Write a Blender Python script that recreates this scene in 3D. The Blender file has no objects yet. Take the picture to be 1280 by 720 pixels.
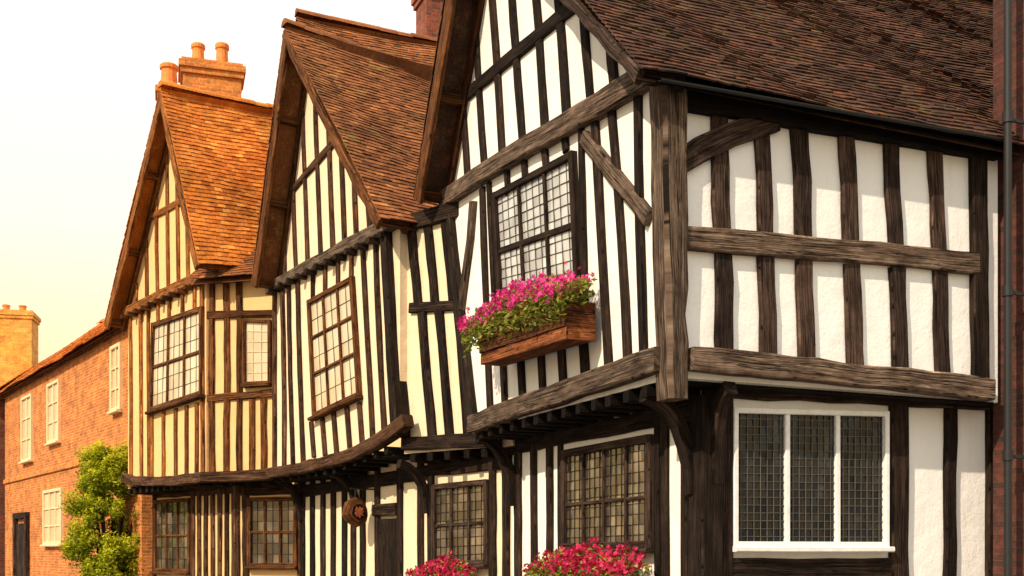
import bpy, math, random
from mathutils import Vector as V
random.seed(7)
R=random.random
def U(a,b): return a+(b-a)*R()
scene=bpy.context.scene
COL=scene.collection

# ------------------------------------------------------------ materials
def newmat(name):
    m=bpy.data.materials.new(name); m.use_nodes=True
    nt=m.node_tree; b=nt.nodes['Principled BSDF']
    return m,nt,b
def N(nt,t,**k):
    n=nt.nodes.new(t)
    for a,v in k.items(): setattr(n,a,v)
    return n
def L(nt,a,b): nt.links.new(a,b)
def ramp(nt,stops,inp):
    r=N(nt,'ShaderNodeValToRGB'); e=r.color_ramp.elements
    while len(e)<len(stops): e.new(0.5)
    for i,(p,c) in enumerate(stops):
        e[i].position=p; e[i].color=(c[0],c[1],c[2],1)
    L(nt,inp,r.inputs[0]); return r.outputs[0]
def mix(nt,f,a,b,mode='MIX'):
    n=N(nt,'ShaderNodeMix',data_type='RGBA',blend_type=mode)
    for s,v in ((n.inputs[0],f),(n.inputs[6],a),(n.inputs[7],b)):
        if hasattr(v,'is_linked'): L(nt,v,s)
        elif isinstance(v,(int,float)): s.default_value=v
        else: s.default_value=(v[0],v[1],v[2],1)
    return n.outputs[2]
def noise(nt,vec,scale,detail=4,rough=.55):
    n=N(nt,'ShaderNodeTexNoise'); n.inputs['Scale'].default_value=scale
    n.inputs['Detail'].default_value=detail; n.inputs['Roughness'].default_value=rough
    if vec: L(nt,vec,n.inputs['Vector'])
    return n.outputs['Fac']
def mapping(nt,vec,sc):
    m=N(nt,'ShaderNodeMapping'); m.inputs['Scale'].default_value=sc; L(nt,vec,m.inputs['Vector']); return m.outputs[0]
def bump(nt,b,h,strength,dist):
    n=N(nt,'ShaderNodeBump'); n.inputs['Strength'].default_value=strength; n.inputs['Distance'].default_value=dist
    L(nt,h,n.inputs['Height']); L(nt,n.outputs[0],b.inputs['Normal'])
def uvn(nt): return N(nt,'ShaderNodeTexCoord').outputs['UV']
def objc(nt): return N(nt,'ShaderNodeTexCoord').outputs['Object']
def tintn(nt): return N(nt,'ShaderNodeAttribute',attribute_name='tint').outputs['Fac']

def timber(name,dark,mid,light,split=.08):
    m,nt,b=newmat(name); uv=uvn(nt)
    g=noise(nt,mapping(nt,uv,(.7,30,1)),2.2,8,.68)
    c=ramp(nt,[(.36,dark),(.5,mid),(.66,light)],g)
    w=noise(nt,mapping(nt,uv,(.8,2.5,1)),1.6,5,.6)
    c=mix(nt,ramp(nt,[(.42,(0,0,0)),(.7,(1,1,1))],w),c,mix(nt,.5,c,light))
    w2=noise(nt,mapping(nt,uv,(2.5,6,1)),1.3,7,.75)
    c=mix(nt,1.0,c,ramp(nt,[(.35,(.4,.37,.35)),(.6,(1.12,1.12,1.12))],w2),'MULTIPLY')
    t=tintn(nt)
    c=mix(nt,1.0,c,ramp(nt,[(0,(.5,.5,.5)),(1,(1.35,1.3,1.25))],t),'MULTIPLY')
    g2=noise(nt,mapping(nt,uv,(.45,42,1)),1.5,4,.6)
    crack=ramp(nt,[(.37,(.06,.06,.06)),(.42,(1,1,1))],g2)
    g3=noise(nt,mapping(nt,uv,(.3,8,1)),1.6,3,.6)
    k=split
    sp=ramp(nt,[(.488,(1,1,1)),(.5,(k,k,k)),(.512,(1,1,1))],g3)
    crack=mix(nt,1.0,crack,sp,'MULTIPLY')
    c=mix(nt,1.0,c,crack,'MULTIPLY')
    L(nt,c,b.inputs['Base Color']); b.inputs['Roughness'].default_value=.88
    b.inputs['Specular IOR Level'].default_value=.15
    a=N(nt,'ShaderNodeMath',operation='MULTIPLY_ADD'); L(nt,g,a.inputs[0]); a.inputs[1].default_value=.8; L(nt,crack,a.inputs[2])
    bump(nt,b,a.outputs[0],1.0,.022); return m
T_black=timber('oak_black_painted_shade',(.003,.002,.002),(.009,.005,.004),(.025,.015,.01))  # shade under eaves and jetties painted in as near-black wood
T_dark=timber('aged_oak_dark',(.006,.004,.003),(.022,.013,.009),(.07,.044,.032))
T_mid=timber('aged_oak_brown',(.012,.007,.006),(.05,.03,.023),(.14,.092,.07))
T_brown=timber('aged_oak_red_brown',(.018,.009,.005),(.07,.033,.018),(.18,.092,.05))
T_grey=timber('weathered_oak',(.022,.014,.011),(.105,.07,.051),(.32,.24,.18))
T_warm=timber('warm_oak',(.035,.012,.004),(.135,.048,.015),(.28,.12,.04))  # brown oak with some of the orange sun glow mixed into its colour
T_glow=timber('sun_glow_oak',(.1,.033,.008),(.28,.1,.024),(.52,.21,.055),.4)  # orange sun glow and lifted darks painted into the timber colour
T_box=timber('planter_wood',(.1,.03,.012),(.24,.075,.028),(.4,.15,.055),.4)

def plaster(name,c1,c2,stain,amt=.5):
    m,nt,b=newmat(name); o=objc(nt)
    n1=noise(nt,mapping(nt,o,(1,1,.6)),1.3,6,.6)
    c=mix(nt,n1,c1,c2)
    n2=noise(nt,mapping(nt,o,(5,5,.7)),1.6,6,.65)
    c=mix(nt,ramp(nt,[(.53,(0,0,0)),(.85,(amt,amt,amt))],n2),c,stain)
    n3=noise(nt,o,22,5,.6)
    c=mix(nt,ramp(nt,[(.63,(0,0,0)),(.77,(amt*.7,amt*.7,amt*.7))],n3),c,stain)
    L(nt,c,b.inputs['Base Color']); b.inputs['Roughness'].default_value=.92
    b.inputs['Specular IOR Level'].default_value=.15
    a=N(nt,'ShaderNodeMath',operation='ADD'); 
    L(nt,noise(nt,o,3,4,.5),a.inputs[0]); 
    mm=N(nt,'ShaderNodeMath',operation='MULTIPLY'); mm.inputs[1].default_value=.25; L(nt,noise(nt,o,28,5,.7),mm.inputs[0]); L(nt,mm.outputs[0],a.inputs[1])
    bump(nt,b,a.outputs[0],.5,.05); return m
P_white=plaster('limewash_white',(.92,.92,.92),(.88,.875,.87),(.66,.58,.5),.4)
P_lime=plaster('limewash_ivory',(.89,.86,.82),(.82,.78,.72),(.52,.42,.3))
P_cream=plaster('limewash_cream_glow',(.83,.69,.5),(.76,.6,.4),(.5,.32,.15))  # cream plaster, its yellow pushed to paint in the warm glow
P_gold=plaster('limewash_sun_glow',(.84,.57,.28),(.76,.47,.2),(.55,.28,.08))  # orange wash of sunlight painted into the plaster colour

def tilemat(name,stops,moss,mamt,patch=None):
    m,nt,b=newmat(name); o=objc(nt); t=tintn(nt)
    c=ramp(nt,stops,t)
    n=noise(nt,o,.9,6,.7)
    c=mix(nt,1.0,c,ramp(nt,[(.35,(.6,.6,.6)),(.65,(1.25,1.2,1.15))],n),'MULTIPLY')
    n2=noise(nt,o,2.2,8,.8)
    c=mix(nt,ramp(nt,[(.57-mamt*.1,(0,0,0)),(.65,(mamt,mamt,mamt))],n2),c,moss)
    if patch:
        n4=noise(nt,mapping(nt,o,(1.3,1.3,1.3)),2.6,8,.8)
        c=mix(nt,ramp(nt,[(.54,(0,0,0)),(.66,(.7,.7,.7))],n4),c,patch)
    n3=noise(nt,o,30,4,.6)
    c=mix(nt,1.0,c,ramp(nt,[(.3,(.65,.65,.65)),(.7,(1.3,1.3,1.3))],n3),'MULTIPLY')
    L(nt,c,b.inputs['Base Color']); b.inputs['Roughness'].default_value=.92
    b.inputs['Specular IOR Level'].default_value=.15
    bump(nt,b,n3,.5,.01); return m
TI_A=tilemat('clay_tile_mossy',[(0,(.04,.024,.018)),(.45,(.08,.04,.028)),(.85,(.115,.052,.033)),(1,(.16,.06,.033))],(.15,.11,.042),.55,(.25,.075,.028))
TI_B=tilemat('clay_tile_brown',[(0,(.12,.048,.02)),(.5,(.25,.093,.036)),(.85,(.34,.125,.046)),(1,(.42,.17,.055))],(.35,.22,.07),.5)
TI_C=tilemat('clay_tile_sun_glow',[(0,(.38,.11,.02)),(.5,(.58,.19,.034)),(.85,(.68,.25,.045)),(1,(.78,.34,.07))],(.62,.36,.1),.4)  # clay tiles brightened to orange, sun glow baked into the colour

def brick(name,c1,c2,mort,scale=1):
    m,nt,b=newmat(name); uv=uvn(nt)
    br=N(nt,'ShaderNodeTexBrick'); L(nt,uv,br.inputs['Vector'])
    br.inputs['Scale'].default_value=scale; br.inputs['Brick Width'].default_value=.225; br.inputs['Row Height'].default_value=.075
    br.inputs['Mortar Size'].default_value=.008; br.inputs['Mortar Smooth'].default_value=.3; br.inputs['Bias'].default_value=-.1
    br.inputs['Color1'].default_value=(*c1,1); br.inputs['Color2'].default_value=(*c2,1); br.inputs['Mortar'].default_value=(*mort,1)
    n=noise(nt,uv,2.2,7,.7)
    c=mix(nt,1.0,br.outputs['Color'],ramp(nt,[(.3,(.5,.48,.46)),(.7,(1.35,1.3,1.2))],n),'MULTIPLY')
    n2=noise(nt,uv,16,4,.6)
    c=mix(nt,1.0,c,ramp(nt,[(.3,(.7,.7,.7)),(.7,(1.25,1.25,1.25))],n2),'MULTIPLY')
    L(nt,c,b.inputs['Base Color']); b.inputs['Roughness'].default_value=.9
    s=N(nt,'ShaderNodeMath',operation='SUBTRACT'); L(nt,n2,s.inputs[0]); L(nt,br.outputs['Fac'],s.inputs[1])
    bump(nt,b,s.outputs[0],.7,.012); return m
B_dark=brick('old_red_brick',(.12,.028,.018),(.045,.016,.012),(.07,.045,.035))
B_red=brick('red_stack_brick',(.3,.07,.035),(.16,.04,.022),(.2,.12,.08))
B_orange=brick('orange_glow_brick',(.68,.21,.042),(.38,.11,.026),(.68,.38,.14))  # brick tone carries the orange glow of hazy sun as paint
B_chim=brick('chimney_brick',(.74,.26,.05),(.48,.14,.03),(.62,.35,.11))
B_gold=brick('sun_glow_brick',(.92,.42,.07),(.74,.29,.04),(.74,.48,.15))  # golden sunlight painted into the brick of the far stack

def plain(name,c,rough=.6,metal=0,var=.15,sc=12):
    m,nt,b=newmat(name)
    n=noise(nt,objc(nt),sc,5,.6)
    k=ramp(nt,[(.3,tuple(x*(1-var) for x in c)),(.7,tuple(x*(1+var) for x in c))],n)
    L(nt,k,b.inputs['Base Color']); b.inputs['Roughness'].default_value=rough; b.inputs['Metallic'].default_value=metal
    bump(nt,b,n,.2,.005); return m
M_whitepaint=plain('white_gloss_paint',(.8,.8,.8),.4,0,.12)
M_creampaint=plain('cream_paint',(.78,.58,.34),.5,0,.12)
M_iron=plain('black_painted_iron',(.008,.008,.009),.65,.0,.3)
M_lead=plain('grey_lead',(.16,.165,.17),.5,.5,.25)
M_leadd=plain('dark_lead_came',(.02,.019,.018),.55,.3,.2)
M_leadl=plain('grey_lead_came',(.1,.1,.1),.5,.3,.2)
M_pot=plain('terracotta',(.72,.24,.05),.8,0,.25)
M_emblem=plain('orange_sign_paint',(.34,.09,.028),.7,0,.8,30)

def glass(name,stops,rough=.06,tk=.3,sp=.7,ns=1.7):
    m,nt,b=newmat(name); t=tintn(nt)
    n=noise(nt,mapping(nt,objc(nt),(1,1,.5)),ns,5,.6)
    a=N(nt,'ShaderNodeMath',operation='MULTIPLY_ADD'); L(nt,t,a.inputs[0]); a.inputs[1].default_value=tk
    s=N(nt,'ShaderNodeMath',operation='MULTIPLY_ADD'); L(nt,n,s.inputs[0]); s.inputs[1].default_value=.9; s.inputs[2].default_value=(.1-tk*.5)
    L(nt,s.outputs[0],a.inputs[2])
    c=ramp(nt,stops,a.outputs[0])
    L(nt,c,b.inputs['Base Color']); b.inputs['Roughness'].default_value=rough
    b.inputs['Specular IOR Level'].default_value=sp; b.inputs['IOR'].default_value=1.52
    return m
G_bright=glass('old_glass_pale_reflection',[(.2,(.32,.25,.15)),(.5,(.58,.47,.31)),(.8,(.8,.69,.5))],tk=.15)  # cream sky reflection painted into the pane colour
G_mid=glass('old_glass_grey_reflection',[(.25,(.12,.12,.12)),(.5,(.38,.375,.36)),(.75,(.66,.65,.63))],tk=.2)  # light grey reflection put into the base colour of the panes
G_dark=glass('old_glass_dark',[(.3,(.012,.01,.008)),(.55,(.07,.055,.037)),(.8,(.28,.22,.15))],tk=.2)
G_black=glass('leaded_glass_dark',[(.38,(.004,.004,.005)),(.56,(.016,.017,.018)),(.75,(.09,.09,.088))],.12,.04,.3,2.2)

def leafmat(name,stops,tr=.35):
    m,nt,b=newmat(name); t=tintn(nt)
    c=ramp(nt,stops,t); L(nt,c,b.inputs['Base Color']); b.inputs['Roughness'].default_value=.6
    b.inputs['Specular IOR Level'].default_value=.25
    tl=N(nt,'ShaderNodeBsdfTranslucent'); L(nt,c,tl.inputs[0])
    mx=N(nt,'ShaderNodeMixShader'); mx.inputs[0].default_value=tr
    L(nt,b.outputs[0],mx.inputs[1]); L(nt,tl.outputs[0],mx.inputs[2]); L(nt,mx.outputs[0],nt.nodes['Material Output'].inputs[0]); return m
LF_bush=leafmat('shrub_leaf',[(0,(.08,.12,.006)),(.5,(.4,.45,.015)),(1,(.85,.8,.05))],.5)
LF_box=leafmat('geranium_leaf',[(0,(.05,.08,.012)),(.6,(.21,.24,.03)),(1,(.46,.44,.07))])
FL_pink=leafmat('magenta_petal',[(0,(.38,.01,.12)),(.5,(.72,.02,.24)),(1,(.9,.12,.42))],.3)
FL_red=leafmat('crimson_petal',[(0,(.24,.005,.03)),(.5,(.52,.012,.08)),(1,(.8,.06,.18))],.3)

# ------------------------------------------------------------ mesh builder
class MB:
    def __init__(s): s.v=[];s.f=[];s.uv=[];s.t=[];s.sm=[]
    def face(s,pts,uvs=None,t=.5):
        i=len(s.v); s.v+= [V(p) for p in pts]; s.f.append(tuple(range(i,i+len(pts))))
        s.uv.append(uvs or [(0,0)]*len(pts)); s.t.append(t)
    def quadbox(s,o,a,b,c,t=.5,uo=(0,0)):
        """box from corner o with edge vectors a,b,c"""
        o=V(o);a=V(a);b=V(b);c=V(c)
        la,lb,lc=a.length,b.length,c.length
        def q(p,e,f,le,lf):
            s.face([p,p+e,p+e+f,p+f],[(uo[0],uo[1]),(uo[0]+le,uo[1]),(uo[0]+le,uo[1]+lf),(uo[0],uo[1]+lf)],t)
        q(o,a,b,la,lb);q(o+c,a,b,la,lb);q(o,a,c,la,lc);q(o+b,a,c,la,lc);q(o,b,c,lb,lc);q(o+a,b,c,lb,lc)
def poly_beam(mb,pts,w,th,n,wob=.009,cham=.015,t=None,w1=None,seg=.4):
    """chamfered timber along a polyline of world points; n = outward normal, w in-plane width"""
    n=V(n).normalized(); pts=[V(p) for p in pts]
    P=[]
    for i in range(len(pts)-1):
        k=max(1,int((pts[i+1]-pts[i]).length/seg))
        for j in range(k): P.append(pts[i].lerp(pts[i+1],j/k))
    P.append(pts[-1])
    if t is None: t=R()
    uo=R()*20; vo=R()*20; rings=[]; us=[]; u=uo
    m=len(P)
    for i,p in enumerate(P):
        a=(P[min(i+1,m-1)]-P[max(i-1,0)]).normalized()
        b=n.cross(a).normalized(); nn=a.cross(b).normalized()
        ww=(w if w1 is None else w+(w1-w)*i/(m-1))
        hw=ww/2+U(-wob,wob)*.6; ht=th/2; c=min(cham,hw*.5,ht*.5)
        off=b*U(-wob,wob)*(0 if i in(0,m-1) else 1)+nn*U(-wob,wob)*.25
        sh=[(-hw+c,-ht),(hw-c,-ht),(hw,-ht+c),(hw,ht-c),(hw-c,ht),(-hw+c,ht),(-hw,ht-c),(-hw,-ht+c)]
        if i: u+=(P[i]-P[i-1]).length
        us.append(u)
        i0=len(mb.v)
        for x,y in sh: mb.v.append(p+off+b*(x+U(-wob,wob)*.5)+nn*y)
        rings.append(i0)
    per=[0,w,w,w+th,w+th,2*w+th,2*w+th,2*w+2*th,2*w+2*th]
    for i in range(m-1):
        for k in range(8):
            k2=(k+1)%8
            mb.f.append((rings[i]+k,rings[i]+k2,rings[i+1]+k2,rings[i+1]+k))
            v0,v1=vo+per[k],vo+per[k+1]
            mb.uv.append([(us[i],v0),(us[i],v1),(us[i+1],v1),(us[i+1],v0)]); mb.t.append(t)
    for r in (rings[0],rings[-1]):
        mb.f.append(tuple(r+k for k in range(8))); mb.uv.append([(uo+R()*.1,vo+k*.03) for k in range(8)]); mb.t.append(t*.8)

BASE={}
def empty(name,loc,parent=None,**kw):
    o=bpy.data.objects.new(name,None); COL.objects.link(o); o.empty_display_size=.3
    place(o,V(loc),parent)
    for k,v in kw.items(): o[k]=v
    return o
def place(o,world,parent):
    BASE[o]=V(world)
    if parent: o.parent=parent; o.location=V(world)-BASE[parent]
    else: o.location=world
def finish(mb,name,mat,parent=None,base=None,smooth=False,**kw):
    base=V(base) if base is not None else (BASE[parent] if parent else V((0,0,0)))
    me=bpy.data.meshes.new(name)
    me.from_pydata([tuple(p-base) for p in mb.v],[],mb.f)
    uv=me.uv_layers.new(name='UVMap'); flat=[]
    for u in mb.uv:
        for x in u: flat+= [x[0],x[1]]
    uv.data.foreach_set('uv',flat)
    at=me.attributes.new('tint','FLOAT','FACE'); at.data.foreach_set('value',mb.t)
    me.materials.append(mat)
    if smooth: me.polygons.foreach_set('use_smooth',[True]*len(me.polygons))
    me.update()
    o=bpy.data.objects.new(name,me); COL.objects.link(o); place(o,base,parent)
    for k,v in kw.items(): o[k]=v
    return o

# ------------------------------------------------------------ wall frames
class Wall:
    def __init__(s,O,d=None,end=None,inset=0):
        s.O=V((O[0],O[1]))
        if end: d=V(end)-V(O); s.len=d.length
        d=V((d[0],d[1])).normalized(); s.d=d
        o=V((d.y,-d.x))
        if o.dot(-s.O)<0: o=-o
        s.o=o; s.O=s.O-o*inset
        s.n=V((o.x,o.y,0)); s.D=V((d.x,d.y,0))
    def p(s,a,z,off=0):
        q=s.O+s.d*a+s.o*off; return V((q.x,q.y,z))
def panel(mb,w,poly,off=0,th=.14):
    f=[w.p(a,z,off) for a,z in poly]; b=[w.p(a,z,off-th) for a,z in poly]
    uv=[(a,z) for a,z in poly]
    mb.face(f,uv); mb.face(b,uv); n=len(poly)
    for i in range(n):
        j=(i+1)%n; l=(f[j]-f[i]).length
        vert=abs(f[j].z-f[i].z)>l*.7
        if vert: u4=[(0,f[i].z),(0,f[j].z),(th,f[j].z),(th,f[i].z)]
        else: u4=[(0,0),(l,0),(l,th),(0,th)]
        mb.face([f[i],f[j],b[j],b[i]],u4)
def tb(mb,w,a0,z0,a1,z1,wd,th=.1,off=.0,**k):
    """timber on wall from (a0,z0) to (a1,z1)"""
    poly_beam(mb,[w.p(a0,z0,off),w.p(a1,z1,off)],wd,th,w.n,**k)
def bowed(mb,w,a0,z0,a1,z1,wd,th=.1,amp=.035,**k):
    """slightly bowed stud"""
    d=U(-amp,amp); pts=[]
    for i in range(5):
        f=i/4; pts.append((a0+(a1-a0)*f+d*math.sin(math.pi*f),z0+(z1-z0)*f))
    tc(mb,w,pts,wd,th,**k)
def tc(mb,w,pts,wd,th=.1,off=0,**k):
    poly_beam(mb,[w.p(a,z,off) for a,z in pts],wd,th,w.n,**k)

def window(parent,w,c,cols,rows,glassmat,framemat,lead=None,off=.0,fw=.07,mw=.045,sill=True,sillmat=None,label=None,rails=None,came=None,cw=.012,sx=.04,rw=None):
    """c = [(s,z) bl, br, tr, tl] in wall coords; returns window mesh with glass, lattice, sill children"""
    bl,br,tr,tl=[V(x) for x in c]
    def q(u,v): 
        a=bl.lerp(br,u); b=tl.lerp(tr,u); r=a.lerp(b,v); return r
    W_=(br-bl).length; H_=(tl-bl).length
    base=w.p(*q(.5,0),off)
    fr=MB()
    def bar(u0,v0,u1,v1,wd,th,o):
        a=q(u0,v0);b=q(u1,v1)
        poly_beam(fr,[w.p(a.x,a.y,o),w.p(b.x,b.y,o)],wd,th,w.n,wob=.002,cham=.008,seg=5,t=.5)
    e=fw*.45
    bar(0,-e/H_,0,1+e/H_,fw,.13,off+.02); bar(1,-e/H_,1,1+e/H_,fw,.13,off+.02)
    bar(-.0,0,1,0,fw,.126,off+.02); bar(0,1,1,1,fw,.126,off+.02)
    for i in range(1,cols): bar(i/cols,0,i/cols,1,mw,.09,off+.02)
    rr=rails if rails is not None else [j/rows for j in range(1,rows)]
    for v in rr: bar(0,v,1,v,rw or mw*.9,.084,off+.02)
    win=finish(fr,'window',framemat,parent,base=base)
    if label: win['label']=label
    gl=MB(); nx=cols*(lead[0] if lead else 1); ny=(lead[1] if lead else len(rr)+1)
    for i in range(nx):
        for j in range(ny):
            u0,u1,v0,v1=i/nx,(i+1)/nx,j/ny,(j+1)/ny
            t1,t2=U(-.003,.003),U(-.003,.003)
            pts=[]
            for (u,v,k) in ((u0,v0,-t1-t2),(u1,v0,t1-t2),(u1,v1,t1+t2),(u0,v1,-t1+t2)):
                a=q(u,v); pts.append(w.p(a.x,a.y,off+.026+k))
            gl.face(pts,None,R())
    finish(gl,'glass',glassmat,win)
    if lead:
        lt=MB()
        for i in range(1,nx):
            if i%lead[0]==0: continue
            a=q(i/nx,0);b=q(i/nx,1)
            poly_beam(lt,[w.p(a.x,a.y,off+.034),w.p(b.x,b.y,off+.034)],cw,.012,w.n,wob=.0015,cham=.003,seg=.5)
        for j in range(1,ny):
            a=q(0,j/ny);b=q(1,j/ny)
            poly_beam(lt,[w.p(a.x,a.y,off+.033),w.p(b.x,b.y,off+.033)],cw,.012,w.n,wob=.0015,cham=.003,seg=.5)
        finish(lt,'lead_lattice',came or M_leadd,win)
    if sill:
        sl=MB(); a=q(-sx,-.0);b=q(1+sx,-.0)
        poly_beam(sl,[w.p(a.x,a.y-fw*.5-.02,off+.06),w.p(b.x,b.y-fw*.5-.02,off+.06)],.06,.18,w.n,wob=.004,cham=.012,seg=.6)
        finish(sl,'sill',sillmat or framemat,win)
    return win

def tiles(mb,P,a,u,Ln,S,sag=.06,gw=.165,gh=.1,amp=1):
    P=V(P);a=V(a).normalized();u=V(u).normalized();n=a.cross(u)
    if n.z<0:n=-n
    rows=int(S/gh)
    for r in range(rows):
        x=-(gw/2 if r%2 else 0)+U(-.01,.01)
        rowoff=U(-.003,.003)
        while x<Ln:
            x0=max(x,0)+.002; x1=min(x+gw,Ln)-.002+U(-.002,0)
            if x1-x0>.03:
                def sg(xx,yy): return -sag*math.sin(math.pi*min(1,max(0,xx/Ln)))*(.3+.7*yy/S)+(.02*math.sin(xx*1.6+yy*.9)+.01*math.sin(xx*.7-yy*2.1)+.008*math.sin(xx*4.3+yy*2.2))*amp
                y0=r*gh+rowoff+.006*math.sin(x0*2.3+r*.4)+U(-.006,.006); y1=y0+gh*1.25
                lift=.032+U(-.004,.009); tw=U(-.005,.005)
                def pt(xx,yy,h): return P+a*xx+u*yy+n*(h+sg(xx,yy))
                A=pt(x0,y0,lift+tw);B=pt(x1,y0,lift-tw);C=pt(x1,y1,.014);D=pt(x0,y1,.014)
                A2=pt(x0,y0,lift+tw-.018);B2=pt(x1,y0,lift-tw-.018)
                C2=pt(x1,y1,-.005);D2=pt(x0,y1,-.005)
                t=min(1,max(0,random.gauss(.5,.24)))
                mb.face([A,B,C,D],None,t); mb.face([A2,B2,B,A],None,t*.5); mb.face([A2,A,D,D2],None,t*.6); mb.face([B,B2,C2,C],None,t*.6)
            x+=gw
    o=P-n*.06; k=12          # boarding follows the sag of the tiles
    for i in range(k):
        for j in range(4):
            def bp(i,j):
                xx=Ln*i/k; yy=S*j/4; return o+a*xx+u*yy+n*(-sag*math.sin(math.pi*i/k)*(.3+.7*j/4)-.02)
            mb.face([bp(i,j),bp(i+1,j),bp(i+1,j+1),bp(i,j+1)],None,.2)
def ridge(mb,P,a,Ln,sag=.06,r=.12):
    P=V(P);a=V(a).normalized();k=int(Ln/.33);sd=V((a.y,-a.x,0)).normalized();up=V((0,0,1))
    for i in range(k):
        t=U(.4,.9)
        for (x0,x1,rr) in ((i*.33,(i+1)*.33+.02,r+.008*(i%2)+U(0,.008)),):
            ring=[]; dz=U(-.012,.012)
            for x in (x0,x1):
                z=-sag*math.sin(math.pi*x/Ln)+dz
                ring.append([P+a*x+sd*(rr*math.cos(q))+up*(rr*.9*math.sin(q)-.03+z) for q in [math.pi*j/7 for j in range(8)]])
            for j in range(7): mb.face([ring[0][j],ring[0][j+1],ring[1][j+1],ring[1][j]],None,t)
            mb.face(ring[0],None,t*.6)

def gable_roof(parent,w,sR,zR,sA,zA,sL,zL,oh,depth,mat,sag=.08,rise=0,amp=1):
    """two slopes with ridge running straight back from wall w; returns roof"""
    IN=(-w.n+V((0,0,rise))).normalized()
    mb=MB()
    pR=w.p(sR,zR,oh); pA=w.p(sA,zA,oh); pL=w.p(sL,zL,oh)
    u1=(pA-pR); u2=(pA-pL)
    tiles(mb,pR,IN,u1,depth,u1.length,sag,amp=amp)
    tiles(mb,pL,IN,u2,depth,u2.length,sag,amp=amp)
    ridge(mb,pA+V((0,0,.05)),IN,depth,sag)
    base=w.p(sA,zR,0)
    roof=finish(mb,'roof',mat,parent,base=base)
    return roof
def barge(parent,w,sR,zR,sA,zA,sL,zL,oh,mats,wd=.28,drop=.17,th=.07,wob=.016):
    if not isinstance(mats,tuple): mats=(mats,mats)
    if not isinstance(wd,tuple): wd=(wd,wd)
    for (s0,z0),mat,wdd in zip(((sR,zR),(sL,zL)),mats,wd):
        mb=MB(); dr=drop*wdd/max(wd)
        dx,dz=sA-s0,zA-z0; l=math.hypot(dx,dz); nx,nz=-dz/l,dx/l
        if nz>0: nx,nz=-nx,-nz
        a=(s0+nx*dr,z0+nz*dr); b=(sA+nx*dr*.4,zA-dr*1.15)
        bend=[]
        for i in range(7):
            f=i/6; k=math.sin(math.pi*f)*.05
            bend.append(w.p(a[0]+(b[0]-a[0])*f+nx*k, a[1]+(b[1]-a[1])*f+nz*k, oh-.03))
        poly_beam(mb,bend,wdd,th,w.n,wob=wob,t=.6,seg=.3)
        poly_beam(mb,[w.p(a[0]+nx*.02,a[1]+nz*.02,.02),w.p(b[0],b[1],.02)],wdd*.7,.1,w.n,t=.2)
        for f in (.02,.35,.68):
            s=a[0]+(b[0]-a[0])*f; z=a[1]+(b[1]-a[1])*f
            poly_beam(mb,[w.p(s,z,-.05),w.p(s,z,oh-.07)],.13,.13,V((0,0,1)),t=.3)
        finish(mb,'barge_board',mat,parent)
def gstuds(mb,w,list_s,zb,roofz,lean,wd,th=.09):
    for s in list_s:
        s+=U(-.03,.03); z=zb(s); s1=s; z1=z
        while z1<roofz(s1)-.12 and z1<14: z1+=.05; s1=s+lean*(z1-z)
        if z1-z>.15: bowed(mb,w,s,z,s1,z1,wd*U(.85,1.15),th,amp=.025)
def lerpf(x0,y0,x1,y1): return lambda x: y0+(y1-y0)*(x-x0)/(x1-x0)
def joists(parent,w,s0,s1,z,inn,k,proj=.05,size=.12,mat=None,zf=None):
    mb=MB()
    for i in range(k):
        s=s0+(s1-s0)*(i+.5)/k+U(-.03,.03); zz=zf(s) if zf else z
        poly_beam(mb,[w.p(s,zz,proj),w.p(s,zz,-inn)],size*U(.85,1.1),size,V((0,0,1)),wob=.006)
    mb.quadbox(w.p(s0,z+size*.6,-.02),w.D*(s1-s0),-w.n*inn,V((0,0,.03)),.1)
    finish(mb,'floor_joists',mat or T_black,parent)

# frames
dA=(-.4,.9165); dR=(.9165,.4)
wR=Wall((1.53,11),dR); wA=Wall((1.53,11),dA)
wRG=Wall((1.96,11.515),dR); wAG=Wall((1.96,11.515),dA)
wL=Wall((-.754,16.23),end=(-1.7,17.0),inset=.12); wLG=Wall((0,16.0),end=(-1.25,17.4))
wB=Wall((-1.7,17.0),end=(-4.52,21.1)); wBG=Wall((-1.25,17.4),end=(-4.03,21.44))
wM=Wall((-4.52,21.1),end=(-5.87,21.5),inset=.06); wMG=Wall((-4.03,21.44),end=(-5.4,21.87))
wC=Wall((-5.87,21.5),end=(-8.5,24.8)); wCG=Wall((-5.4,21.87),end=(-8.03,25.17))
wE=Wall((-8.9,26.0),end=(-17.5,38.3))

# =============================================================== HOUSE A
A=empty('timber_framed_house',(1.96,11.515,0),label='corner timber-framed house with white plaster, jettied storey and mossy tiled roof',category='house')
mb=MB()
panel(mb,wR,[(0.02,3.3),(4.36,3.3),(4.36,6.25),(0.02,6.2)])
panel(mb,wRG,[(0.02,0),(4.05,0),(4.05,3.35),(0.02,3.35)])
finish(mb,'side_wall',P_white,A,label='bright white plaster side wall')
mb=MB()
panel(mb,wA,[(0.02,3.3),(5.05,3.3),(6.2,6.8),(4.2,10.3),(0.02,6.2)])
panel(mb,wAG,[(0.02,0),(4.9,0),(4.9,3.3),(0.02,3.3)])
finish(mb,'gable_wall',P_lime,A)
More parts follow.
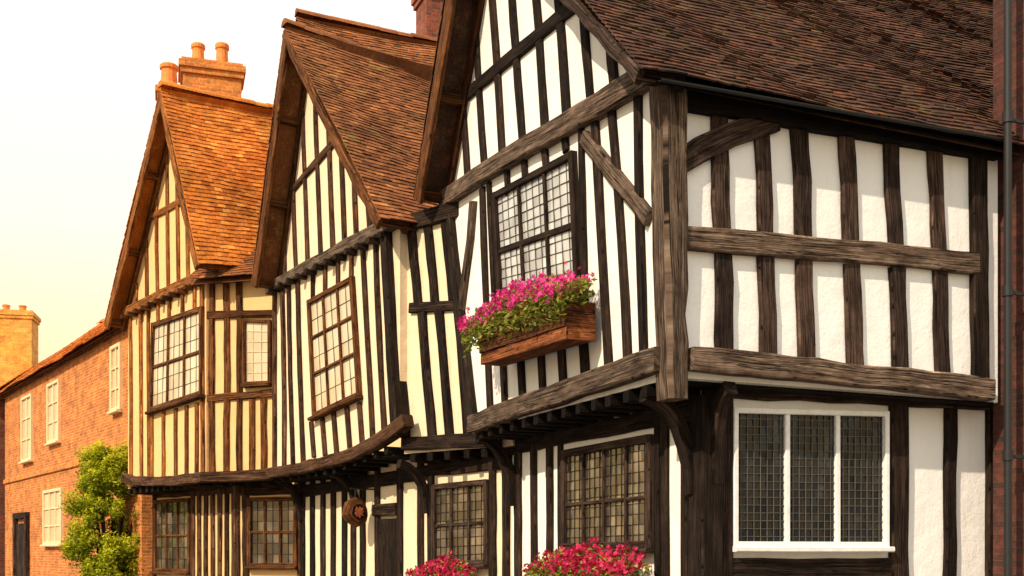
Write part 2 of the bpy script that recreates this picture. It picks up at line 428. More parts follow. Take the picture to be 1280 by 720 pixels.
# studs
mb=MB()
mid=lerpf(.19,4.67,3.95,4.82)
for (st,sm,sb) in ((.59,.62,.65),(1.08,1.14,1.18),(1.56,1.62,1.67),(2.17,2.24,2.31),(2.79,2.86,2.92),(3.4,3.47,3.53)):
    wd=U(.19,.22)
    bowed(mb,wR,sm,mid(sm)+.1,st,6.1,wd,.1,.015,wob=.01); bowed(mb,wR,sb,3.45,sm+.01,mid(sm)-.1,wd*U(.98,1.08),.1,.015,wob=.01)
finish(mb,'side_wall_studs',T_mid,A)
mb=MB()
tb(mb,wR,4.06,3.4,4.02,6.2,.22,.16)
tie=lambda s:6.40+.075*s
for (sb,st) in ((.42,.55),(.75,1.12),(1.16,1.5)):
    bowed(mb,wA,sb,3.5,st,tie(st)-.1,U(.12,.15))
for s in (1.70,2.26,2.83,3.43,4.0): tb(mb,wA,s,3.45,s+.15,4.62+.13*(s-1.8),U(.13,.16))
bowed(mb,wA,4.5,3.45,4.8,6.6,.15); tb(mb,wA,1.72,4.4,1.82,6.45,.1); tb(mb,wA,4.33,4.6,4.55,6.6,.1)
for s in (2.2,2.75,3.35,3.9): tb(mb,wA,s,6.25,s+.05,tie(s)-.08,.13)
rAr=lambda s: (6.1+s*1.03 if s<4.2 else 10.43-(s-4.2)*1.75)
gstuds(mb,wA,[.55,1.05,1.6,2.2,2.8,3.45,4.1,4.75,5.35],lambda s:tie(s)+.1,rAr,.16,.15)
tb(mb,wA,5.35,8.1,1.9,7.85,.18,.11); 
tb(mb,wA,3.9,9.5,4.6,9.55,.18,.11)
for s,wd in ((.28,.12),(.68,.13),(3.58,.16),(4.08,.16),(4.62,.2)): tb(mb,wAG,s,0,s+.03,3.2,wd)
tb(mb,wAG,.83,0,.86,3.2,.1); tb(mb,wAG,3.28,0,3.28,3.2,.1); tb(mb,wAG,.0,3.08,4.9,3.08,.2)
for s in (1.4,2.0,2.6): tb(mb,wAG,s,0,s,1.2,.16)
tb(mb,wRG,.2,0,.2,3.3,.27,.14); tb(mb,wRG,2.56,0,2.56,3.3,.24,.14); tb(mb,wRG,3.31,0,3.33,3.3,.17,.12); tb(mb,wRG,3.98,0,3.98,3.3,.2,.14)
tb(mb,wRG,0,3.27,4.05,3.34,.16,.15)
tb(mb,wRG,.3,1.4,2.45,1.4,.26,.11)
for s in (.8,1.4,2.0): tb(mb,wRG,s,0,s,1.3,.18)
finish(mb,'timber_studs',T_dark,A)
# main timbers
mb=MB()
tc(mb,wR,[(.18,4.69),(2.6,4.79),(4.0,4.83)],.23,.15,.015,t=.9,wob=.01,seg=.35)
finish(mb,'wall_rail',T_grey,A,label='weathered grey oak rail')
mb=MB(); tc(mb,wR,[(.08,5.4),(.35,5.58),(.75,5.8),(1.25,6.02)],.24,.14,.012,t=.6,wob=.01,seg=.3)
finish(mb,'brace',T_mid,A)
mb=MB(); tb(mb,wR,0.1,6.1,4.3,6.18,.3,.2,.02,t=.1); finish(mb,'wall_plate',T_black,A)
mb=MB()
tc(mb,wA,[(.0,6.34),(3.5,6.66),(6.25,6.86)],.25,.2,.03,t=.7,wob=.012,seg=.4)
tb(mb,wA,1.72,6.25,.3,4.95,.17,.13,.01,t=.5,wob=.009)
tc(mb,wA,[(5.1,6.5),(5.2,6.0),(5.4,5.5),(5.6,5.0)],.16,.13,.01,t=.2)
finish(mb,'tie_beam',T_grey,A,label='weathered grey oak tie beam and braces')
mb=MB()
tc(mb,wA,[(.05,3.5),(2.6,3.44),(5.1,3.38)],.25,.2,.03,t=.35,wob=.012,seg=.4)
finish(mb,'jetty_beam',T_grey,A)
mb=MB()
tc(mb,wR,[(.2,3.5),(2.0,3.47),(4.16,3.42)],.24,.26,.03,t=.95,wob=.014,seg=.3)
finish(mb,'jetty_beam',T_grey,A)
mb=MB()
poly_beam(mb,[wR.p(.07,3.1,-.03),wR.p(.05,4.2,-.03),wR.p(.04,5.2,-.02),wR.p(.02,5.75,0),wR.p(-.04,6.3,.04)],.22,.3,wR.n,wob=.015,cham=.04,t=.5,seg=.26,w1=.3)
finish(mb,'corner_post',T_grey,A)
tbp=MB(); bowed(tbp,wA,5.05,3.3,6.12,6.85,.2,.2,.06,t=.3); finish(tbp,'corner_post',T_dark,A)
mb=MB(); poly_beam(mb,[V((1.96,11.515,0))+V((.04,.02,0)),V((2.0,11.53,3.2))],.26,.26,wAG.n,t=.2); finish(mb,'corner_post',T_dark,A)
# brackets
for (wg,s,z0,z1,inn) in ((wAG,.12,2.2,3.2,.58),(wAG,4.72,2.25,3.2,.55),(wRG,.1,2.3,3.25,.3)):
    mb=MB(); pts=[]
    for i in range(7):
        f=i/6*math.pi/2; pts.append(wg.p(s,z0+(z1-z0)*math.sin(f),.05+inn*(1-math.cos(f))))
    poly_beam(mb,pts,.15,.15,wg.D,wob=.008,t=.3); finish(mb,'bracket',T_dark,A)
joists(A,wA,.2,5.0,3.22,.58,13)
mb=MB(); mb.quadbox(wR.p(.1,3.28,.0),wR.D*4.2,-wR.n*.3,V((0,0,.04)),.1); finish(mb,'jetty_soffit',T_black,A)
# windows A
window(A,wA,[(1.86,4.66),(4.1,4.95),(4.28,6.34),(2.0,6.14)],3,2,G_mid,T_dark,lead=(4,11),rails=[.45],fw=.085,mw=.055,cw=.005,came=M_leadl,rw=.075)
window(A,wAG,[(.98,1.68),(3.12,1.66),(3.12,2.86),(.98,2.86)],4,2,G_dark,T_mid,lead=(4,10),rails=[.45],fw=.09,mw=.05,cw=.006)
window(A,wRG,[(.36,1.68),(2.36,1.68),(2.36,3.13),(.36,3.07)],3,1,G_black,M_whitepaint,lead=(8,17),fw=.06,mw=.062,sillmat=M_whitepaint,label='white painted casement window with leaded panes',came=M_leadl,cw=.006,sx=.02)
# roof
roofA=gable_roof(A,wA,-.34,6.11,4.2,10.6,6.35,6.85,.5,11,TI_A,sag=.1,amp=1)
barge(A,wA,-.32,6.13,4.2,10.6,6.35,6.85,.5,(T_mid,T_warm),wd=(.13,.28),drop=.16,th=.07,wob=.016)
mb=MB() # gutter
g0=wR.p(-.3,6.06,.35);g1=wR.p(4.1,6.14,.35)
for i in range(10):
    f0,f1=i/10,(i+1)/10
    for j in range(6):
        def gp(f,j):
            q=math.pi*(j/6); return g0.lerp(g1,f)+wR.n*(.026*math.cos(q))-V((0,0,.026*math.sin(q)))
        mb.face([gp(f0,j),gp(f1,j),gp(f1,j+1),gp(f0,j+1)])
finish(mb,'gutter',M_iron,A)
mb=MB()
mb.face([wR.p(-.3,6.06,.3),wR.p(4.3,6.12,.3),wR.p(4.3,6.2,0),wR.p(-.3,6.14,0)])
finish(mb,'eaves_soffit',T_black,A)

# window boxes
def petals(mb,c,r,t):
    ax=V((U(-1,1),U(-1,1),U(-.4,1))).normalized(); a=ax.orthogonal().normalized(); b=ax.cross(a)
    for k in range(5):
        q=k*1.2566+U(-.1,.1)
        d=a*math.cos(q)+b*math.sin(q); e=a*math.cos(q+.55)+b*math.sin(q+.55); g=a*math.cos(q-.55)+b*math.sin(q-.55)
        mb.face([c,c+g*r*.75+ax*r*.15,c+d*r+ax*r*.3,c+e*r*.75+ax*r*.15],None,min(1,max(0,t+U(-.2,.2))))
def leaf(mb,c,r,t,up=.5):
    ax=V((U(-1,1),U(-1,1),U(-.3,1)+up)).normalized(); a=ax.orthogonal().normalized()
    q=U(0,6.28); a=a*math.cos(q)+ax.cross(a)*math.sin(q); b=ax.cross(a)
    mb.face([c-a*r,c-b*r*.45,c+a*r+ax*r*.2,c+b*r*.45],None,t)
def window_box(w,s0,s1,z,off0,off1,h,fmat,ftop,fover,nf,nl,label,group='window boxes planted with bright flowers',fr=.03,zd=0,fo0=None):
    base=w.p((s0+s1)/2,z,(off0+off1)/2)
    fo0=fover if fo0 is None else fo0
    o=empty('window_box',base,label=label,category='window box',group=group)
    mb=MB(); 
    for k in range(3):
        zz=z+.06+k*h/3; out=off1-.03+.02*k
        poly_beam(mb,[w.p(s0,zz,out),w.p(s1,zz+zd,out)],h/3*.97,.035,w.n,wob=.003,cham=.006)
        poly_beam(mb,[w.p(s0,zz,off0),w.p(s0,zz,out)],.03,h/3*.96,V((0,0,1)),wob=.002,cham=.005)
        poly_beam(mb,[w.p(s1,zz+zd,off0),w.p(s1,zz+zd,out)],.03,h/3*.96,V((0,0,1)),wob=.002,cham=.005)
    mb.quadbox(w.p(s0,z,off0),w.D*(s1-s0)+V((0,0,zd)),w.n*(off1-off0-.04),V((0,0,.04)),.3)
    mb.quadbox(w.p(s0,z+h-.05,off0),w.D*(s1-s0)+V((0,0,zd)),w.n*(off1-off0-.05),V((0,0,.02)),.1)
    poly_beam(mb,[w.p(s0-.02,z+h-.0,off1+.035),w.p(s1+.02,z+h+zd,off1+.035)],.045,.05,w.n,wob=.002,cham=.008)
    finish(mb,'trough',T_box,o)
    lf=MB(); fl=MB()
    cl=[U(s0-fo0,s1+fover) for _ in range(22)]
    def ztf(s): return z+h+zd*(s-s0)/(s1-s0)
    def top(s): 
        f=(s-(s0-fo0))/(s1-s0+fo0+fover); return ftop*(.62+.38*math.sin(math.pi*min(1,max(0,f)))+.12*math.sin(s*7)+.08*math.sin(s*17))
    for i in range(nl):
        s=U(s0-fo0,s1+fover); f=U(0,1)**.8; outer=U(0,1)**.6
        oo=off0+.03+(off1+.1-off0)*outer
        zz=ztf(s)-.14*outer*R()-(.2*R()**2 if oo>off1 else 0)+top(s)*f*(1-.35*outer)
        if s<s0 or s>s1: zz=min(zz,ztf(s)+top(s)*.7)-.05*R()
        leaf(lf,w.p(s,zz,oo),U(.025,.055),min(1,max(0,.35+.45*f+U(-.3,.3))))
    for i in range(nf):
        s=random.choice(cl)+random.gauss(0,.1) if R()<.75 else U(s0-fo0,s1+fover)
        s=min(s1+fover,max(s0-fo0,s)); outer=U(0,1)**.7; f=U(.25,1)
        oo=off0+.05+(off1+.12-off0)*outer
        zz=ztf(s)+top(s)*(f*(1-.4*outer)+.12)-(.1*R() if oo>off1 else 0)
        petals(fl,w.p(s,zz,oo),fr*U(.6,1.25),U(.05,.95))
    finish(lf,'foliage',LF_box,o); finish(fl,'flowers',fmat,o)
    return o
window_box(wA,1.34,3.8,3.9,.1,.46,.42,FL_pink,.46,.36,1250,4400,'wooden window box of magenta flowers under a leaded window',zd=.1,fo0=.12)
window_box(wAG,.95,3.2,1.05,.1,.38,.28,FL_red,.36,.2,1100,2000,'window box of crimson flowers below a ground-floor window')
window_box(wLG,.7,1.7,.96,.1,.36,.26,FL_red,.3,.15,550,800,'small window box of crimson flowers on timbered wall')

# =============================================================== HOUSE B
B=empty('timber_framed_house',(-1.25,17.4,0),label='crooked timber-framed house with steep brown tiled gable and sagging jetty',category='house')
mb=MB()
panel(mb,wB,[(0,3.4),(1,3.3),(2.6,3.15),(4.97,3.05),(4.97,6.55),(4.75,6.6),(3.3,10.3),(0,6.5)])
panel(mb,wL,[(-.9,3.1),(1.25,3.1),(1.25,6.75),(-.2,6.75)])
panel(mb,wLG,[(0,0),(1.88,0),(1.88,3.3),(0,3.3)]); panel(mb,wBG,[(0,0),(4.9,0),(4.9,3.2),(0,3.3)])
finish(mb,'wall',P_cream,B)
mb=MB()
for sb,st in ((.05,.38),(.45,.75),(.85,1.2)): bowed(mb,wB,sb,3.45-.08*sb,st,6.5,U(.11,.14))
for s in (1.2,1.65,2.15,2.6,3.05): tb(mb,wB,s,3.25,s+.12,4.1-.07*s,.12)
for sb,st in ((3.5,3.75),(3.95,4.15),(4.35,4.45),(4.8,4.8)): bowed(mb,wB,sb,3.15,st,6.5,U(.11,.14))
for s in (1.6,2.1,2.6,3.1): tb(mb,wB,s,6.0,s,6.5,.1)
rB=lambda s: 6.5+s*1.15 if s<3.3 else 10.3-(s-3.3)*2.5
gstuds(mb,wB,[.5,.95,1.4,1.85,2.3,2.8,3.3,3.8,4.3],lambda s:6.65,rB,.08,.12)
tb(mb,wB,4.25,8.1,2.0,8.55,.13,.11)
finish(mb,'timber_studs',T_brown,B)
mb=MB()
for sb,st in ((.62,1.12),(.27,.78),(-.08,.4),(-.45,0.02)):
    bowed(mb,wL,(sb+st)/2+.06,5.3,st,6.7,.15,.12,.02); bowed(mb,wL,sb,3.15,(sb+st)/2-.02,5.2,.15,.12,.02)
tb(mb,wL,.05,5.2,1.1,5.3,.15,.12)
tb(mb,wL,-.2,6.6,1.25,6.6,.25,.2)
tb(mb,wL,-.7,3.2,1.25,3.25,.2,.14)
for s in (.1,.4,1.87): tb(mb,wLG,s,0,s,3.1,.14)
tb(mb,wLG,0,2.9,1.88,2.9,.24)
for s in (.3,.98,1.75,2.3,2.65,3.0,3.46,3.9,4.35,4.8): tb(mb,wBG,s,0,s,3.1,.16)
tb(mb,wBG,0,2.85,4.9,2.75,.22)
finish(mb,'lower_studs',T_dark,B)
mb=MB(); tc(mb,wB,[(0,6.62),(2,6.6),(4.95,6.53)],.2,.22,.04,t=.6,wob=.012); finish(mb,'tie_beam',T_grey,B)
mb=MB()
jb=[wB.p(-.3,3.57,.03),wB.p(.1,3.42,.07),wB.p(.6,3.31,.06),wB.p(1.3,3.21,.05),wB.p(2.2,3.13,.05),wB.p(3.4,3.08,.05),wB.p(5.0,3.06,.05)]
poly_beam(mb,jb,.2,.2,wB.n,t=.6,wob=.013); finish(mb,'jetty_beam',T_brown,B)
mb=MB(); bowed(mb,wB,-.02,3.35,.34,6.6,.18,.26,.04,t=.3); finish(mb,'corner_post',T_dark,B)
joists(B,wB,.2,4.9,3.0,.55,13,zf=lambda s:3.2-.1*s if s<2 else 2.97)
joists(B,wL,-.6,1.2,3.02,.6,5)
mb=MB()
for i in range(12):
    s=.3+i*.39; poly_beam(mb,[wB.p(s,6.46,-.05),wB.p(s,6.46,.2)],.1,.09,V((0,0,1)))
finish(mb,'joist_ends',T_dark,B)
for s in (.05,2.45,4.8):
    mb=MB(); pts=[]
    for i in range(6):
        f=i/5*math.pi/2; pts.append(wBG.p(s,2.2+.75*math.sin(f),.05+.5*(1-math.cos(f))))
    poly_beam(mb,pts,.13,.13,wBG.D,t=.3); finish(mb,'bracket',T_dark,B)
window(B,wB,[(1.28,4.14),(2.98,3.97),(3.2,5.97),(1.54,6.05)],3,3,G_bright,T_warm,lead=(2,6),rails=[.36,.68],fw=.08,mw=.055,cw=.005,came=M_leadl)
window(B,wLG,[(.5,1.45),(1.75,1.4),(1.75,2.6),(.5,2.62)],3,2,G_dark,T_mid,lead=(3,9),rails=[.5],fw=.085,mw=.05,cw=.006)
mb=MB()
for i in range(5): poly_beam(mb,[wBG.p(1.15+i*.14,0.1,.0),wBG.p(1.15+i*.14,2.15,.0)],.135,.08,wBG.n,wob=.002)
poly_beam(mb,[wBG.p(1.02,2.3,.02),wBG.p(1.82,2.3,.02)],.2,.14,wBG.n)
finish(mb,'door',T_dark,B)
gable_roof(B,wB,-.3,6.5,3.24,10.7,4.75,6.5,.5,7.5,TI_B,sag=.15,amp=1.2)
barge(B,wB,-.3,6.5,3.24,10.7,4.75,6.5,.5,T_warm,wd=(.16,.2),drop=.12)
P1=V((-4.19,21.7,12.0)); ra=V((.93,.37,0)).normalized(); f=V((.37,-.93,0)).normalized()
mb=MB()
for sg in (1,-1):
    e=P1+f*sg*2.6-V((0,0,3.0)); tiles(mb,e,ra,P1-e,5.5,(P1-e).length,.1)
ridge(mb,P1+V((0,0,.05)),ra,5.5,.1)
rr=finish(mb,'rear_roof',TI_B,B,base=P1-V((0,0,3)))
mb=MB(); mb.face([P1+f*2.5-V((0,0,3)),P1-V((0,0,.1)),P1-f*2.5-V((0,0,3))],[(0,0),(2.5,3),(5,0)]); finish(mb,'rear_gable_wall',B_chim,rr)
def chimney(parent,x,y,z0,z1,wx,wy,rot,pots,mat,name='chimney',potmat=None):
    a=V((math.cos(rot),math.sin(rot),0)); b=V((-a.y,a.x,0)); c=V((x,y,0)); mb=MB()
    def bx(hw,hd,za,zb):
        P=[c-a*hw-b*hd,c+a*hw-b*hd,c+a*hw+b*hd,c-a*hw+b*hd]; u=0
        for i in range(4):
            p,q=P[i],P[(i+1)%4]; l=(q-p).length
            mb.face([p+V((0,0,za)),q+V((0,0,za)),q+V((0,0,zb)),p+V((0,0,zb))],[(u,za),(u+l,za),(u+l,zb),(u,zb)]); u+=l
        mb.face([p+V((0,0,zb)) for p in P],[(0,0),(.2,0),(.2,.2),(0,.2)]); mb.face([p+V((0,0,za)) for p in P],[(0,0),(.2,0),(.2,.2),(0,.2)])
    bx(wx/2,wy/2,z0,z1-.32); bx(wx/2+.05,wy/2+.05,z1-.32,z1-.2); bx(wx/2+.09,wy/2+.09,z1-.2,z1-.07); bx(wx/2+.03,wy/2+.03,z1-.07,z1)
    o=finish(mb,name,mat,parent,base=(x,y,z0))
    for (dx,h,r) in pots:
        pm=MB(); prof=[(r*1.1,-.05),(r*1.12,.05),(r*.9,.09),(r*.82,h*.75),(r*1.0,h*.8),(r*1.03,h*.93),(r*.85,h),(r*.7,h),(r*.66,h*.7)]
        K=14; cc=c+a*dx+V((0,0,z1))
        for i in range(len(prof)-1):
            for k in range(K):
                q0,q1=2*math.pi*k/K,2*math.pi*(k+1)/K
                f=lambda rr,zz,q:cc+V((rr*math.cos(q),rr*math.sin(q),zz))
                pm.face([f(*prof[i],q0),f(*prof[i],q1),f(*prof[i+1],q1),f(*prof[i+1],q0)])
        finish(pm,'chimney_pot',potmat or M_pot,o)
    return o
chimney(rr,-1.72,25.6,9,14.4,.75,.75,.4,[(0,.4,.13)],B_red)

# =============================================================== HOUSE C
C=empty('timber_framed_house',(-5.4,21.87,0),label='cream timber-framed house with orange tiled gable and brick chimneys',category='house')
mb=MB()
panel(mb,wC,[(0,3.0),(4.2,3.1),(4.2,6.85),(1.5,10.4),(0,7.1)])
panel(mb,wM,[(0,3.0),(1.4,3.0),(1.4,7.0),(0,7.0)])
panel(mb,wMG,[(0,0),(1.43,0),(1.43,3.2),(0,3.2)]); panel(mb,wCG,[(0,0),(4.2,0),(4.2,3.2),(0,3.2)])
sw=Wall((-8.5,24.8),d=(.782,.623)); sw.o=V((-.623,.782)); sw.n=V((-.623,.782,0)); panel(mb,sw,[(0,3.0),(6,3.0),(6,6.8),(0,6.8)])
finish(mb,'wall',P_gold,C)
mb=MB()
for s in (.1,3.35,3.98): bowed(mb,wC,s,3.1,s+.05,6.85,.13)
for s in (.4,.9,1.45,2.1,2.75): tb(mb,wC,s,3.1,s,4.5,.12)
for s in (.5,1.1,1.8,2.4): tb(mb,wC,s,6.35,s,6.85,.11)
bowed(mb,wC,2.9,3.1,2.95,6.85,.12)
rC=lambda s: 7.1+s*2.2 if s<1.5 else 10.4-(s-1.5)*1.31
gstuds(mb,wC,[.33,.8,1.33,1.87,2.44,3.03,3.64],lambda s:6.95,rC,.03,.13)
tb(mb,wC,.75,8.6,2.9,8.68,.14,.11)
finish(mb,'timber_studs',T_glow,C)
mb=MB()
for s in (.72,1.0,1.3): bowed(mb,wM,s,3.1,s,6.9,.12)
tb(mb,wM,0,6.85,1.4,6.85,.2,.12); tb(mb,wM,.0,6.1,1.4,6.15,.14,.12); tb(mb,wM,0,4.6,1.4,4.55,.14,.12)
for s in (.2,.45): tb(mb,wM,s,3.1,s,4.5,.12)
finish(mb,'link_studs',T_warm,C)
mb=MB()
for s in (.0,1.2,1.4): tb(mb,wMG,s,0,s,3,.14)
for s in (0.02,.35,.68,1.02,1.36,1.7,2.02,4.17): tb(mb,wCG,s,0,s,3.0,.15)
tb(mb,wCG,0,2.85,4.2,2.9,.2); tb(mb,wMG,0,2.8,1.43,2.8,.2)
finish(mb,'ground_floor_studs',T_brown,C)
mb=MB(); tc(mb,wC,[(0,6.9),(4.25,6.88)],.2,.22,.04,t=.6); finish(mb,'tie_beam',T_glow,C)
mb=MB()
jc=[wM.p(-.02,3.06,.12),wM.p(.7,3.03,.12),wC.p(-.02,3.02,.07),wC.p(1.2,3.03,.06),wC.p(2.6,3.08,.06),wC.p(3.6,3.14,.06),wC.p(4.25,3.24,.06)]
poly_beam(mb,jc,.2,.18,(wC.n+wM.n)*.5,t=.8); finish(mb,'jetty_beam',T_brown,C)
joists(C,wC,.1,4.2,2.93,.55,12,mat=T_dark); joists(C,wM,.0,1.4,2.93,.5,4,mat=T_dark)
mb=MB()
for i in range(11):
    s=.15+i*.39; poly_beam(mb,[wC.p(s,6.76,-.05),wC.p(s,6.76,.22)],.1,.09,V((0,0,1)))
finish(mb,'joist_ends',T_warm,C)
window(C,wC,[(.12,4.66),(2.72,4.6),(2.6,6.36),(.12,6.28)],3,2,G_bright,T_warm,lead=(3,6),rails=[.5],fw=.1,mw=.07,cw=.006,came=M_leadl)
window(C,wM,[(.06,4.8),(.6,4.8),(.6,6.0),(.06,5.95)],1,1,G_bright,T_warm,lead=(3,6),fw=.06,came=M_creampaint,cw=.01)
window(C,wMG,[(.1,1.35),(1.1,1.35),(1.1,2.62),(.1,2.62)],3,2,G_dark,T_warm,lead=(2,6),rails=[.5],fw=.08,mw=.05,cw=.008)
window(C,wCG,[(2.15,1.2),(4.05,1.2),(4.05,2.72),(2.15,2.7)],3,2,G_dark,T_warm,lead=(2,6),rails=[.5],fw=.08,mw=.05,cw=.008)
rc=gable_roof(C,wC,-.55,6.95,1.32,10.85,4.6,6.65,.4,7.5,TI_C,sag=.1,rise=.085,amp=1.2)
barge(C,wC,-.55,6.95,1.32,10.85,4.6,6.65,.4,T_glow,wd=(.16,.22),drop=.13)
mb=MB(); e0=wM.p(-.1,6.75,.35); e1=wM.p(1.6,6.75,.35); up=(-wM.n*1.6+V((0,0,1.5))); tiles(mb,e0,(e1-e0),up,(e1-e0).length,up.length,.02); finish(mb,'lean_to_roof',TI_B,C)
chimney(rc,-6.49,24.2,8.0,12.05,1.2,.8,.3,[(-.28,.48,.15),(.22,.55,.15)],B_chim)
chimney(rc,-7.5,24.5,7.5,11.75,.4,.4,.3,[(0,.5,.2)],B_chim)

# hanging sign: small rough carved board
sgp=wBG.p(1.9,2.27,.36)
S=empty('hanging_sign',wBG.p(1.9,2.8,.02),label='small rough carved brown and orange hanging sign on iron bracket',category='sign')
ax=V((wBG.d.x,wBG.d.y,0)); bx_=wBG.n; up=V((0,0,1))
jr=[U(.86,1.1) for _ in range(14)]
def ring(r,o,K=14,c=None): 
    c=c or sgp
    return [c+bx_*(r*jr[k]*math.cos(2*math.pi*(k+.5)/K))+up*(r*jr[k]*1.08*math.sin(2*math.pi*(k+.5)/K))-ax*o for k in range(K)]
mb=MB(); prof=[(.13,-.13),(.19,-.1),(.235,-.04),(.235,.04),(.19,.1),(.13,.13)]
rg=[ring(a,b) for a,b in prof]
for i in range(5):
    for k in range(14): mb.face([rg[i][k],rg[i][(k+1)%14],rg[i+1][(k+1)%14],rg[i+1][k]],[(k*.07,i*.06),(k*.07+.07,i*.06),(k*.07+.07,i*.06+.06),(k*.07,i*.06+.06)],.6)
mb.face(rg[0],[(0,0)]*14,.5); mb.face(rg[5],[(0,0)]*14,.5)
finish(mb,'sign_board',T_warm,S)
mb=MB()
star=[]
for k in range(18):
    r_=U(.085,.12) if k%2 else U(.06,.085); q=math.pi*k/9; star.append(sgp+bx_*(r_*math.cos(q))+up*(r_*math.sin(q))-ax*.134)
mb.face(star)
finish(mb,'painted_emblem',M_emblem,S)
mb=MB(); poly_beam(mb,[wBG.p(1.9,2.66,0),wBG.p(1.9,2.66,.45)],.025,.025,ax,wob=0,cham=.004); poly_beam(mb,[sgp+up*.22,sgp+up*.4],.02,.02,ax,wob=0,cham=.004)
finish(mb,'bracket',M_iron,S)

# =============================================================== brick house at the far end
E=empty('brick_house',wE.p(0,0),label='two-storey orange brick house with white sash windows and tiled roof',category='house')
mb=MB(); panel(mb,wE,[(-1,0),(14.2,0),(14.2,7.0),(-1,7.0)],th=.3)
gw=Wall(tuple(wE.p(14.2,0).xy),d=tuple(-wE.o)); gw.o=wE.d.copy(); gw.n=V((gw.o.x,gw.o.y,0)); panel(mb,gw,[(.3,0),(6,0),(6,7.0),(3.1,9.4),(.3,7.0)],off=0)
finish(mb,'wall',B_orange,E)
mb=MB()
e=wE.p(-1.3,6.85,.3); u=(-wE.n*3.4+V((0,0,2.75))); tiles(mb,e,wE.D,u,15.8,u.length,.1,gw=.19,gh=.13)
e2=wE.p(-1.3,6.85,-6.5); u2=(wE.n*3.4+V((0,0,2.75))); tiles(mb,e2,wE.D,u2,15.8,u2.length,.1,gw=.24,gh=.16)
ridge(mb,e+u+V((0,0,.03)),wE.D,15.8,.1)
re=finish(mb,'roof',TI_C,E,base=wE.p(7,6.85))
mb=MB(); tb(mb,wE,-1,6.85,14.2,6.85,.14,.1,.1); finish(mb,'gutter',T_warm,E)
mb=MB(); tb(mb,wE,-1,3.95,14.2,3.95,.15,.08,.02,wob=.002,t=.5); finish(mb,'string_course',B_chim,E)
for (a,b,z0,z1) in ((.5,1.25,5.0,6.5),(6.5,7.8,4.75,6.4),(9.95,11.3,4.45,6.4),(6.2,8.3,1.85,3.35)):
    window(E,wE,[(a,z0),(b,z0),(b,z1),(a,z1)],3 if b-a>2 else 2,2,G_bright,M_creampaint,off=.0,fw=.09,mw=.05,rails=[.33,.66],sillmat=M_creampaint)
mb=MB()
for i in range(6): poly_beam(mb,[wE.p(10.7+i*.27,.1,.03),wE.p(10.7+i*.27,2.5,.03)],.26,.06,wE.n,wob=.001)
for a,b in (((10.5,0),(10.5,2.75)),((12.2,0),(12.2,2.75)),((10.4,2.75),(12.3,2.75))): tb(mb,wE,a[0],a[1],b[0],b[1],.18,.2,.04)
finish(mb,'door',T_mid,E)
F=empty('brick_house',(-20,41,0),label='distant dark brick house with tiled roof and broad chimney stack',category='house')
wF=Wall(tuple(wE.p(14.6,0,.4).xy),d=tuple(wE.d))
mb=MB(); panel(mb,wF,[(0,0),(12,0),(12,6.8),(0,6.8)],th=5); finish(mb,'wall',B_red,F)
mb=MB(); e=wF.p(-.2,6.7,.3); u=(-wF.n*3+V((0,0,2.2))); tiles(mb,e,wF.D,u,12.4,u.length,.05,gw=.25,gh=.18); rf=finish(mb,'roof',TI_C,F)
chimney(rf,-19.75,43.5,6,10.9,2.3,1.2,.2,[(-.6,.3,.15),(.1,.3,.15),(.7,.3,.15)],B_gold)

# neighbour on the near side, with drainpipe
H=empty('brick_house',wR.p(4.5,0),label='dark red brick house front beside the timbered corner house',category='house')
mb=MB(); panel(mb,wR,[(4.46,0),(10,0),(10,13),(4.46,13)],off=.46,th=.62); finish(mb,'wall',B_dark,H)
mb=MB()
def pipe(mb,pts,r,K=12):
    for i in range(len(pts)-1):
        p,q=V(pts[i]),V(pts[i+1]); a=(q-p).normalized(); x=a.orthogonal().normalized(); y=a.cross(x)
        for k in range(K):
            q0,q1=2*math.pi*k/K,2*math.pi*(k+1)/K
            d0=x*math.cos(q0)*r+y*math.sin(q0)*r; d1=x*math.cos(q1)*r+y*math.sin(q1)*r
            mb.face([p+d0,p+d1,q+d1,q+d0])
pipe(mb,[wR.p(4.08,0,.4),wR.p(4.08,12.5,.4)],.042)
for z in (.8,2.6,4.4,6.3,8.2): 
    pipe(mb,[wR.p(4.08,z,.4),wR.p(4.08,z+.12,.4)],.056)
    poly_beam(mb,[wR.p(4.08,z+.05,.38),wR.p(4.47,z+.05,.38)],.025,.04,V((0,0,1)),wob=0,cham=.004)
finish(mb,'drainpipe',M_iron,H,smooth=False)

# =============================================================== shrub
TC=V((-9.2,25.8,0))
T=empty('shrub',TC,label='dense bushy yellow-green shrub against the brick house',category='shrub')
mb=MB()
for i in range(7):
    q=i*.9; p=TC; pts=[p+V((U(-.1,.1),U(-.1,.1),0))]
    for k in range(1,5): pts.append(p+V((math.cos(q)*.13*k,math.sin(q)*.1*k,.65*k)))
    poly_beam(mb,pts,.1,.1,(math.cos(q+1.57),math.sin(q+1.57),0.01),w1=.02)
finish(mb,'stem',T_dark,T)
mb=MB(); cl=[]
for i in range(260):
    z=U(.3,3.95); rr=1.05*math.sqrt(max(.05,1-(max(0,z-2.3)/1.85)**2))
    q=U(0,6.28); k=U(.1,1)**.5; cl.append((TC+V((math.cos(q)*rr*k*.92,math.sin(q)*rr*k*.7,z)),U(.13,.3)))
for i in range(48000):
    c,r=random.choice(cl); d=V((random.gauss(0,1),random.gauss(0,1),random.gauss(0,1))).normalized()*r*U(.3,1.15)
    leaf(mb,c+d,U(.03,.06),min(1,max(0,.45+.45*d.z/r+U(-.35,.35))))
finish(mb,'crown',LF_bush,T)

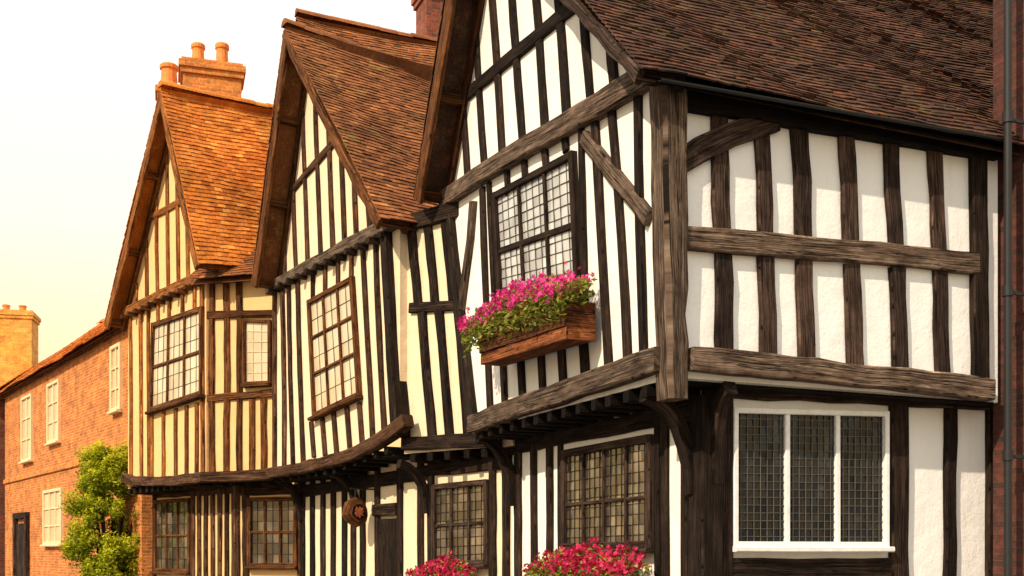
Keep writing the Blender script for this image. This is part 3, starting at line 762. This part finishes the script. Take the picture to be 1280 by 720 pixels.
# =============================================================== ground
def sheet(name,pts,z,mat):
    mb=MB(); mb.face([V((x,y,z)) for x,y in pts],[(x,y) for x,y in pts]); return finish(mb,name,mat,None,kind='structure')
M_ground=plain('ground_gravel',(.2,.17,.14),.95,0,.2,3)
M_road=plain('asphalt',(.05,.05,.05),.9,0,.25,20)
M_pave=brick('paving_stone',(.38,.34,.29),(.3,.27,.23),(.12,.11,.1),.35)
sheet('ground',[(-1500,-1500),(1500,-1500),(1500,1500),(-1500,1500)],-.14,M_ground)
sheet('road',[(5,-14),(16,-4),(12,8),(2,6),(-4,17),(-14,31),(-26,48),(-34,44),(-20,24),(-10,8),(-4,-6)],-.13,M_road)
line=[wR.p(9.5,0,1.6),wR.p(-1.4,0,1.6),wA.p(5.5,0,1.3),wB.p(4.8,0,1.3),wC.p(4,0,1.3),wE.p(0,0,1.6),wE.p(26,0,1.6)]
back=[wR.p(9.5,0,-1.6),wAG.p(0,0,-1.0),wAG.p(5,0,-1),wBG.p(5,0,-1),wCG.p(4.4,0,-1),wE.p(0,0,-1),wE.p(26,0,-1)]
mb=MB()
for i in range(len(line)-1):
    a,b,c,d=line[i],line[i+1],back[i+1],back[i]
    mb.face([a,b,c,d],[(p.x,p.y) for p in (a,b,c,d)])
finish(mb,'pavement',M_pave,None,kind='structure')
mb=MB()
for i in range(len(line)-1):
    poly_beam(mb,[line[i]-V((0,0,.07)),line[i+1]-V((0,0,.07))],.14,.16,V((0,0,1)),wob=.002)
finish(mb,'kerb',M_lead,None,kind='structure')

# =============================================================== light, sky, camera
el=math.radians(38); az=math.atan2(-.76,-.65)   # low warm sun over the street
sd=V((math.cos(el)*math.cos(az),math.cos(el)*math.sin(az),math.sin(el)))
sun=bpy.data.lights.new('sun','SUN'); sun.energy=5.0; sun.angle=math.radians(.6); sun.color=(1,.82,.6)
so=bpy.data.objects.new('sun',sun); COL.objects.link(so); so.rotation_euler=sd.to_track_quat('Z','Y').to_euler(); so.location=(0,0,30)
w=bpy.data.worlds.new('World'); scene.world=w; w.use_nodes=True; nt=w.node_tree; bg=nt.nodes['Background']
sky=N(nt,'ShaderNodeTexSky',sky_type='NISHITA'); sky.sun_disc=False; sky.sun_elevation=el; sky.sun_rotation=math.atan2(sd.x,sd.y); sky.dust_density=5; sky.air_density=1
tc_=N(nt,'ShaderNodeTexCoord'); sx=N(nt,'ShaderNodeSeparateXYZ'); L(nt,tc_.outputs['Generated'],sx.inputs[0])
haze=ramp(nt,[(0,(1,.55,.16)),(.1,(1,.7,.28)),(.17,(1,.85,.52)),(.27,(1,.945,.77)),(.42,(1,.98,.9)),(1,(.95,.95,.95))],sx.outputs['Z'])
hzc=mix(nt,1.0,haze,(12.4,12.4,12.4),'MULTIPLY')
L(nt,mix(nt,.94,sky.outputs[0],hzc),bg.inputs['Color']); bg.inputs['Strength'].default_value=.1
cam=bpy.data.cameras.new('camera'); co=bpy.data.objects.new('camera',cam); COL.objects.link(co)
cam.sensor_width=36; cam.lens=1400/1280*36; cam.shift_y=330/1280; co.location=(0,0,1.6); co.rotation_euler=(math.radians(90),0,0); cam.clip_end=3000
scene.camera=co
scene.view_settings.view_transform='Standard'; scene.view_settings.look='None'; scene.view_settings.exposure=0
